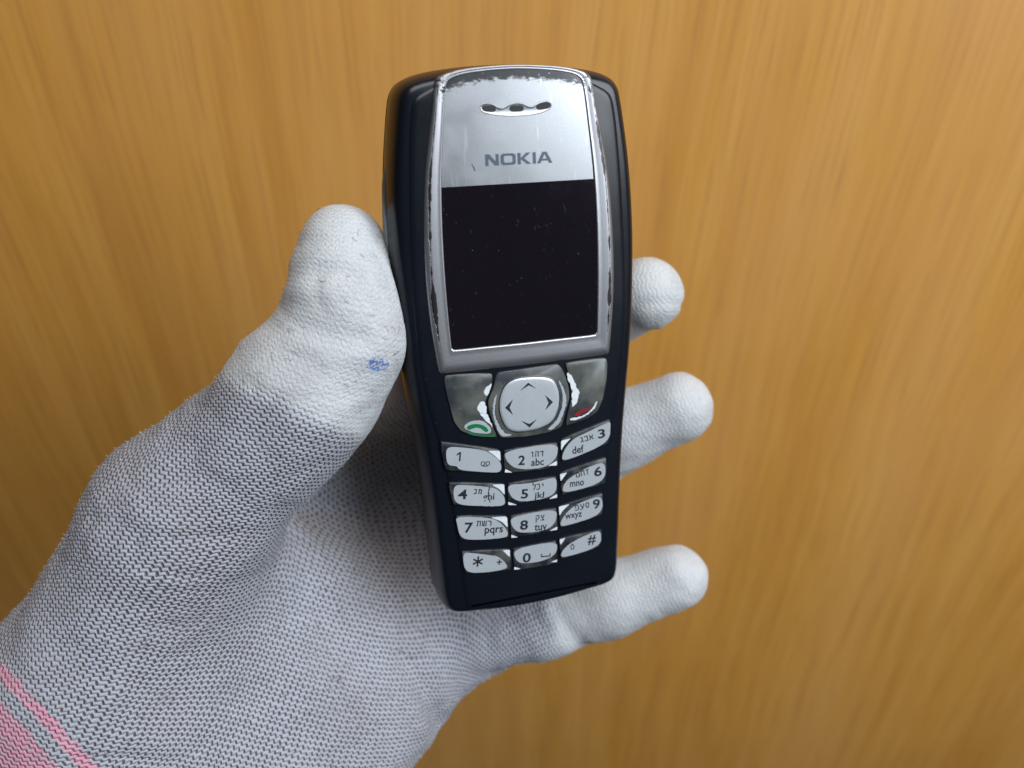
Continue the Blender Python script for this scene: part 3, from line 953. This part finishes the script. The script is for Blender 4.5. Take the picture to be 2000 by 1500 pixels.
def sd_seg(p, a, ra, b, rb):
    ab = b - a
    h = np.clip((p - a) @ ab / (ab @ ab), 0, 1)
    return np.linalg.norm(p - a - h[:, None] * ab, axis=1) - (ra + (rb - ra) * h)


def smin(a, b, k):
    h = np.maximum(k - np.abs(a - b), 0) / k
    return np.minimum(a, b) - h * h * k * 0.25


def sd_chain(p, ch, k):
    d = None
    for (a, ra), (b, rb) in zip(ch[:-1], ch[1:]):
        s = sd_seg(p, a, ra, b, rb)
        d = s if d is None else smin(d, s, k)
    return d


PHR = np.array(PH_R)
PHT = np.array(PH_T)


def sd_phone(p):
    q = (p - PHT) @ PHR
    hw = np.interp(q[:, 1], [-54, -48, -26, 0, 18, 38, 48, 53.5], [18, 19.6, 20.8, 22.8, 23.5, 22.4, 20.8, 17])
    c = 4.0
    x = np.abs(q[:, 0]) - (hw - c)
    y = np.abs(q[:, 1]) - (53.5 - c)
    z = np.abs(q[:, 2] + 9.2) - (8.4 - c)
    return np.sqrt(np.maximum(x, 0)**2 + np.maximum(y, 0)**2 + np.maximum(z, 0)**2) + np.minimum(np.maximum(np.maximum(x, y), z), 0) - c


def sdf(p, parts=False):
    dt = sd_chain(p, THUMB_TOP, 6)
    dt = smin(dt, sd_chain(p, KNUCKLE, 4), 6)
    dn = sd_chain(p, THENAR, 8)
    dp = None
    for ch in PALM:
        s = sd_chain(p, ch, 8)
        dp = s if dp is None else smin(dp, s, 10)
    fs = [sd_chain(p, f, 4) for f in (INDEX, MIDDLE, RING, PINKY)]
    df = fs[0]
    for s in fs[1:]:
        df = smin(df, s, 1.0)
    d = smin(smin(smin(dp, dn, 16), df, 7), dt, 5)
    dt = np.minimum(dt, dn)
    # the glove gives way where the phone presses into it
    d = -smin(-d, sd_phone(p), 1.5)
    if parts:
        return d, dt, dp, fs
    return d


def surface_nets():
    lo = np.array([-150.0, -140.0, -232.0])
    hi = np.array([50.0, 50.0, -120.0])
    h = 0.75
    c = 4
    nc = np.ceil((hi - lo) / (h * c)).astype(int) + 1
    ax = [lo[i] + h * c * np.arange(nc[i]) for i in range(3)]
    G = np.stack(np.meshgrid(*ax, indexing='ij'), -1).reshape(-1, 3)
    D = sdf(G).reshape(nc).astype(np.float32)
    # fine grid: coarse value everywhere, true value near the surface
    F = np.repeat(np.repeat(np.repeat(D, c, 0), c, 1), c, 2)
    near = np.abs(F) < h * c * 2.2
    idx = np.argwhere(near)
    P = lo + idx * h
    vals = np.empty(len(P), np.float32)
    for s in range(0, len(P), 400000):
        vals[s:s + 400000] = sdf(P[s:s + 400000])
    F[near] = vals
    S = F < 0
    nx, ny, nz = F.shape
    cnt = np.zeros((nx - 1, ny - 1, nz - 1), np.int8)
    for dx in (0, 1):
        for dy in (0, 1):
            for dz in (0, 1):
                cnt += S[dx:nx - 1 + dx, dy:ny - 1 + dy, dz:nz - 1 + dz]
    cells = np.argwhere((cnt > 0) & (cnt < 8))
    vid = -np.ones(cnt.shape, np.int64)
    vid[tuple(cells.T)] = np.arange(len(cells))
    acc = np.zeros((len(cells), 3))
    num = np.zeros(len(cells))
    for axis in range(3):
        o1, o2 = [a for a in range(3) if a != axis]
        for b1 in (0, 1):
            for b2 in (0, 1):
                off = np.zeros(3, int)
                off[o1], off[o2] = b1, b2
                A = cells + off
                B = A.copy()
                B[:, axis] += 1
                fa, fb = F[tuple(A.T)], F[tuple(B.T)]
                cr = (fa < 0) != (fb < 0)
                t = np.where(cr, fa / np.where(cr, fa - fb, 1), 0)
                pt = A.astype(float)
                pt[:, axis] += t
                acc += pt * cr[:, None]
                num += cr
    V = lo + acc / num[:, None] * h
    quads = []
    for axis in range(3):
        o1, o2 = [(1, 2), (2, 0), (0, 1)][axis]
        sl_a = [slice(1, -1)] * 3
        sl_b = [slice(1, -1)] * 3
        sl_a[axis] = slice(1, -2)
        sl_b[axis] = slice(2, -1)
        a, b = S[tuple(sl_a)], S[tuple(sl_b)]
        e = np.argwhere(a != b) + 1
        flip = a[tuple((e - 1).T)]
        c00 = e.copy()
        c10 = e.copy(); c10[:, o1] -= 1
        c11 = c10.copy(); c11[:, o2] -= 1
        c01 = e.copy(); c01[:, o2] -= 1
        q = np.stack([vid[tuple(x.T)] for x in (c00, c10, c11, c01)], 1)
        q[~flip] = q[~flip][:, ::-1]
        quads.append(q)
    Q = np.concatenate(quads)
    Q = Q[(Q >= 0).all(1)]
    # pull the vertices onto the surface
    for _ in range(2):
        d, g = grad(V)
        V -= g * d[:, None] * 0.9
    return V, Q


def grad(V):
    e = 0.25
    d = sdf(V)
    g = np.stack([sdf(V + np.eye(3)[i] * e) - sdf(V - np.eye(3)[i] * e) for i in range(3)], 1)
    g /= np.linalg.norm(g, axis=1)[:, None] + 1e-9
    return d, g


def axis_dir(p, ch):
    W, D = 0, 0
    for (a, ra), (b, rb) in zip(ch[:-1], ch[1:]):
        ab = b - a
        t = ab / np.linalg.norm(ab)
        hc = np.clip((p - a) @ t, 0, np.linalg.norm(ab))
        d = np.linalg.norm(p - a - hc[:, None] * t, axis=1)
        w = np.exp(-np.maximum(d - 5, 0) / 3.0) + 1e-12
        W = W + w
        D = D + w[:, None] * t
    return D / W[:, None]


def lay_fabric(V, N, Q, gu, gv):
    """Least-squares stitch coordinates whose gradients follow gu and gv over the side turned to the light."""
    keep = N[:, 2] > -0.35
    E = np.concatenate([Q[:, [k, (k + 1) % 4]] for k in range(4)])
    E = np.sort(E, 1)
    E = np.unique(E[:, 0] * len(V) + E[:, 1])
    I, J = E // len(V), E % len(V)
    m = keep[I] & keep[J]
    I, J = I[m], J[m]
    n = len(V)
    dX = V[J] - V[I]
    deg = np.bincount(I, minlength=n) + np.bincount(J, minlength=n) + 1e-6

    def A(x):
        df = x[J] - x[I]
        return np.bincount(J, df, n) - np.bincount(I, df, n) + 1e-6 * x
    res = []
    for g in (gu, gv):
        t = np.sum(dX * (g[I] + g[J]), 1) * 0.5
        bb = np.bincount(J, t, n) - np.bincount(I, t, n)
        x = V @ np.mean(g[keep], 0)
        r = bb - A(x)
        z = r / deg
        p = z.copy()
        rz = r @ z
        for it in range(420):
            Ap = A(p)
            al = rz / (p @ Ap)
            x += al * p
            r -= al * Ap
            z = r / deg
            rn = r @ z
            if rn < 1e-4 * len(x) * 1e-4:
                break
            p = z + (rn / rz) * p
            rz = rn
        res.append(x)
    return res


def sstep(x, a, b):
    t = np.clip((x - a) / (b - a), 0, 1)
    return t * t * (3 - 2 * t)


def vnoise(p, scale, seed):
    r = np.random.RandomState(seed)
    out = 0
    for k in range(6):
        w = r.randn(3) * scale
        out = out + np.sin(p @ w + r.rand() * 6.28)
    return out / 6


# creases of the fabric: (u, v, d) polyline, depth mm, width mm
CREASES = [
    ([(570, 548, 140), (625, 538, 133), (690, 532, 131)], 0.6, 1.7),
    ([(505, 655, 146), (560, 662, 138), (640, 660, 133), (700, 655, 132)], 0.6, 1.9),
    ([(450, 742, 146), (520, 765, 139), (600, 800, 134)], 0.35, 2.2),
    ([(1085, 1190, 184), (1105, 1220, 184), (1140, 1262, 188)], 0.5, 1.5),
    ([(1040, 1195, 184), (1060, 1230, 184), (1080, 1275, 189)], 0.35, 1.6),
    ([(940, 1200, 182), (952, 1240, 183), (960, 1310, 190)], 0.4, 1.6),
    ([(868, 1425, 185), (840, 1380, 178), (815, 1300, 175)], 1.4, 2.2),
    ([(800, 1130, 178), (790, 1250, 176), (780, 1350, 175)], 0.5, 2.5),
    ([(520, 975, 165), (580, 1080, 168), (640, 1200, 168), (650, 1330, 168)], 0.4, 3.0),
    ([(700, 940, 182), (730, 1060, 180), (760, 1180, 178)], 0.6, 3.0),
]


def build_hand():
    V, Q = surface_nets()
    d, dt, dp, fs = sdf(V, True)
    _, N = grad(V)
    # fabric: broad softness, puckers, creases
    disp = 0.35 * vnoise(V, 0.22, 3) + 0.12 * vnoise(V, 0.7, 5)
    # loose folds wandering over the glove
    for seed, sc, dep, wid in ((21, 0.10, 0.42, 0.10), (33, 0.16, 0.30, 0.10), (47, 0.30, 0.16, 0.12)):
        q = vnoise(V * np.array([1.0, 1.0, 0.6]), sc, seed)
        gate = np.clip(0.5 + 1.2 * vnoise(V, 0.12, seed + 1), 0, 1)
        disp += gate * dep * (-np.exp(-(q / wid)**2) + 0.7 * np.exp(-((q - 2.0 * wid) / wid)**2))
    for pts, dep, wid in CREASES:
        ch = [(U3(*p), 0.0) for p in pts]
        dd = sd_chain_hard(V, ch)
        disp -= dep * np.exp(-(dd / wid) ** 2)
        disp += 0.35 * dep * np.exp(-((dd - 2.2 * wid) / wid) ** 2)
    # keep clear of the phone
    clear = sstep(sd_phone(V), 0.3, 2.0)
    V = V + N * (disp * clear)[:, None]

    pu = 1000 + FP * V[:, 0] / -V[:, 2]
    pv = 750 - FP * V[:, 1] / -V[:, 2]
    # knit coordinates: courses follow the thumb, the palm and the fingers, wales run along them
    C3 = U3(870, 740, 186)
    df = np.min(fs, axis=0)
    ev = C3 - V
    ev[:, 2] *= 0.6
    ev /= np.linalg.norm(ev, axis=1)[:, None]
    wt = sstep(dp - dt, -8.0, 10.0)[:, None]
    ev = ev * (1 - wt) + axis_dir(V, THUMB) * wt
    for f, s in zip((INDEX, MIDDLE, RING, PINKY), fs):
        w = (sstep(dp - s, -5.0, 12.0) * sstep(dt - s, -0.5, 0.5) * sstep(df + 1.5 - s, 0, 1.5))[:, None]
        ev = ev * (1 - w) + axis_dir(V, f) * w
    ev -= N * np.sum(ev * N, 1)[:, None]
    ev /= np.linalg.norm(ev, axis=1)[:, None] + 0.05
    eu = np.cross(ev, N)
    ku, kv = lay_fabric(V, N, Q, eu / 1.08, ev / 0.92)
    # where the white coating was dipped on
    nz = 1.2 * vnoise(V, 0.8, 9)
    line = ((pu - 440) * -0.418 + (pv - 738) * 0.908) * -0.1   # mm above the dip line of the thumb
    ct = sstep(line + nz, -2.5, 2.0) * (dt < dp)
    cf = sstep((pu - 1075) * 0.12 + nz, -4, 4) * (df < dp + 2)
    coat = np.maximum(ct, cf)
    cuff = ((pu - 0) * -0.74 + (pv - 1285) * 0.673) * 0.105
    ip = U3(738, 716, 138)
    ink = np.exp(-(((pu - 738) / 30)**2 + ((pv - 713) / 20)**2)) * (V[:, 2] > -150)

    stretch = np.exp(-((pu - 330) / 240)**2 - ((pv - 1180) / 260)**2) * (N[:, 2] > 0)
    base = U3(60, 1600, 175)
    Wd = (V - base) @ np.array(CAM).T
    me = bpy.data.meshes.new('glove')
    me.vertices.add(len(Wd))
    me.vertices.foreach_set('co', (Wd * MM).astype(np.float32).ravel())
    me.loops.add(Q.size)
    me.loops.foreach_set('vertex_index', Q.astype(np.int32).ravel())
    me.polygons.add(len(Q))
    me.polygons.foreach_set('loop_start', np.arange(0, Q.size, 4, dtype=np.int32))
    me.polygons.foreach_set('loop_total', np.full(len(Q), 4, np.int32))
    me.update(calc_edges=True)
    for nm, v in (('knit_u', ku), ('knit_v', kv), ('coat', coat), ('cuff', cuff), ('ink', ink), ('stretch', stretch)):
        me.attributes.new(nm, 'FLOAT', 'POINT').data.foreach_set('value', v.astype(np.float32))
    hand = bpy.data.objects.new('gloved_hand', None)
    C.objects.link(hand)
    hand.location = CAM @ Vector(base * MM)
    tag(hand, 'hand in a grey-white knit work glove gripping the phone, pink cuff stripes', 'hand')
    g = link('glove', me, M_GLOVE, hand)

    # loose fibres and lint caught in the fabric
    vis = np.where((N[:, 2] > 0.35) & (pu > 0) & (pu < 1400) & (pv < 1500) & (sd_phone(V) > 2) & ((dt < 2) | (dp < 2)) & (df > 3))[0]
    pick = np.random.choice(vis, 480, replace=False)
    LV, LF = [], []
    for i in pick:
        n = N[i]
        a = random.uniform(-0.9, 0.2) if random.random() < 0.75 else random.uniform(0, 3.1)
        t = np.array([math.cos(a), math.sin(a), 0.0])
        t -= n * (t @ n)
        t /= np.linalg.norm(t)
        s = np.cross(n, t)
        ln = random.uniform(0.5, 1.7)
        bend = random.uniform(-0.35, 0.35)
        w = random.uniform(0.018, 0.036)
        o = len(LV)
        for k in range(5):
            x = (k / 4 - 0.5)
            c = V[i] + n * (0.12 + 0.18 * (1 - 4 * x * x)) + t * (x * ln) + s * (bend * (1 - 4 * x * x))
            for e in (s * w, n * w, -s * w):
                LV.append(c + e)
        for k in range(4):
            for m in range(3):
                LF.append((o + 3 * k + m, o + 3 * k + (m + 1) % 3, o + 3 * k + 3 + (m + 1) % 3, o + 3 * k + 3 + m))
    lm = bpy.data.meshes.new('lint')
    lm.from_pydata((((np.array(LV) - base) @ np.array(CAM).T) * MM).tolist(), [], LF)
    lo = link('lint', lm, M_LINT, hand)
    lo['kind'] = 'stuff'

    # fuzz standing off the yarn
    vis = np.where((N[:, 2] > -0.25) & (pu > -60) & (pu < 1450) & (pv < 1560) & (sd_phone(V) > 1.5))[0]
    pick = np.random.choice(vis, min(16000, len(vis)), replace=False)
    pick = pick[np.random.rand(len(pick)) > 0.8 * coat[pick]]
    n = len(pick)
    nn = N[pick] + 0.9 * np.random.randn(n, 3)
    nn /= np.linalg.norm(nn, axis=1)[:, None]
    nn = np.where((np.sum(nn * N[pick], 1) < 0.1)[:, None], N[pick], nn)
    sd = np.cross(nn, np.random.randn(n, 3))
    sd /= np.linalg.norm(sd, axis=1)[:, None]
    ln = np.random.uniform(0.25, 0.72, n)[:, None]
    b0 = V[pick] - N[pick] * 0.05
    md = b0 + nn * ln * 0.55 + sd * ln * 0.12
    FV = np.stack([b0 - sd * 0.03, b0 + sd * 0.03, md + sd * 0.022, md - sd * 0.022, b0 + nn * ln], 1).reshape(-1, 3)
    FF = []
    for k in range(n):
        o = 5 * k
        FF += [(o, o + 1, o + 2, o + 3), (o + 3, o + 2, o + 4)]
    fm = bpy.data.meshes.new('yarn_fuzz')
    fm.from_pydata((((FV - base) @ np.array(CAM).T) * MM).tolist(), [], FF)
    link('yarn_fuzz', fm, M_FUZZ, hand)['kind'] = 'stuff'


def sd_chain_hard(p, ch):
    d = None
    for (a, _), (b, _) in zip(ch[:-1], ch[1:]):
        s = sd_seg(p, a, 0, b, 0)
        d = s if d is None else np.minimum(d, s)
    return d


build_hand()
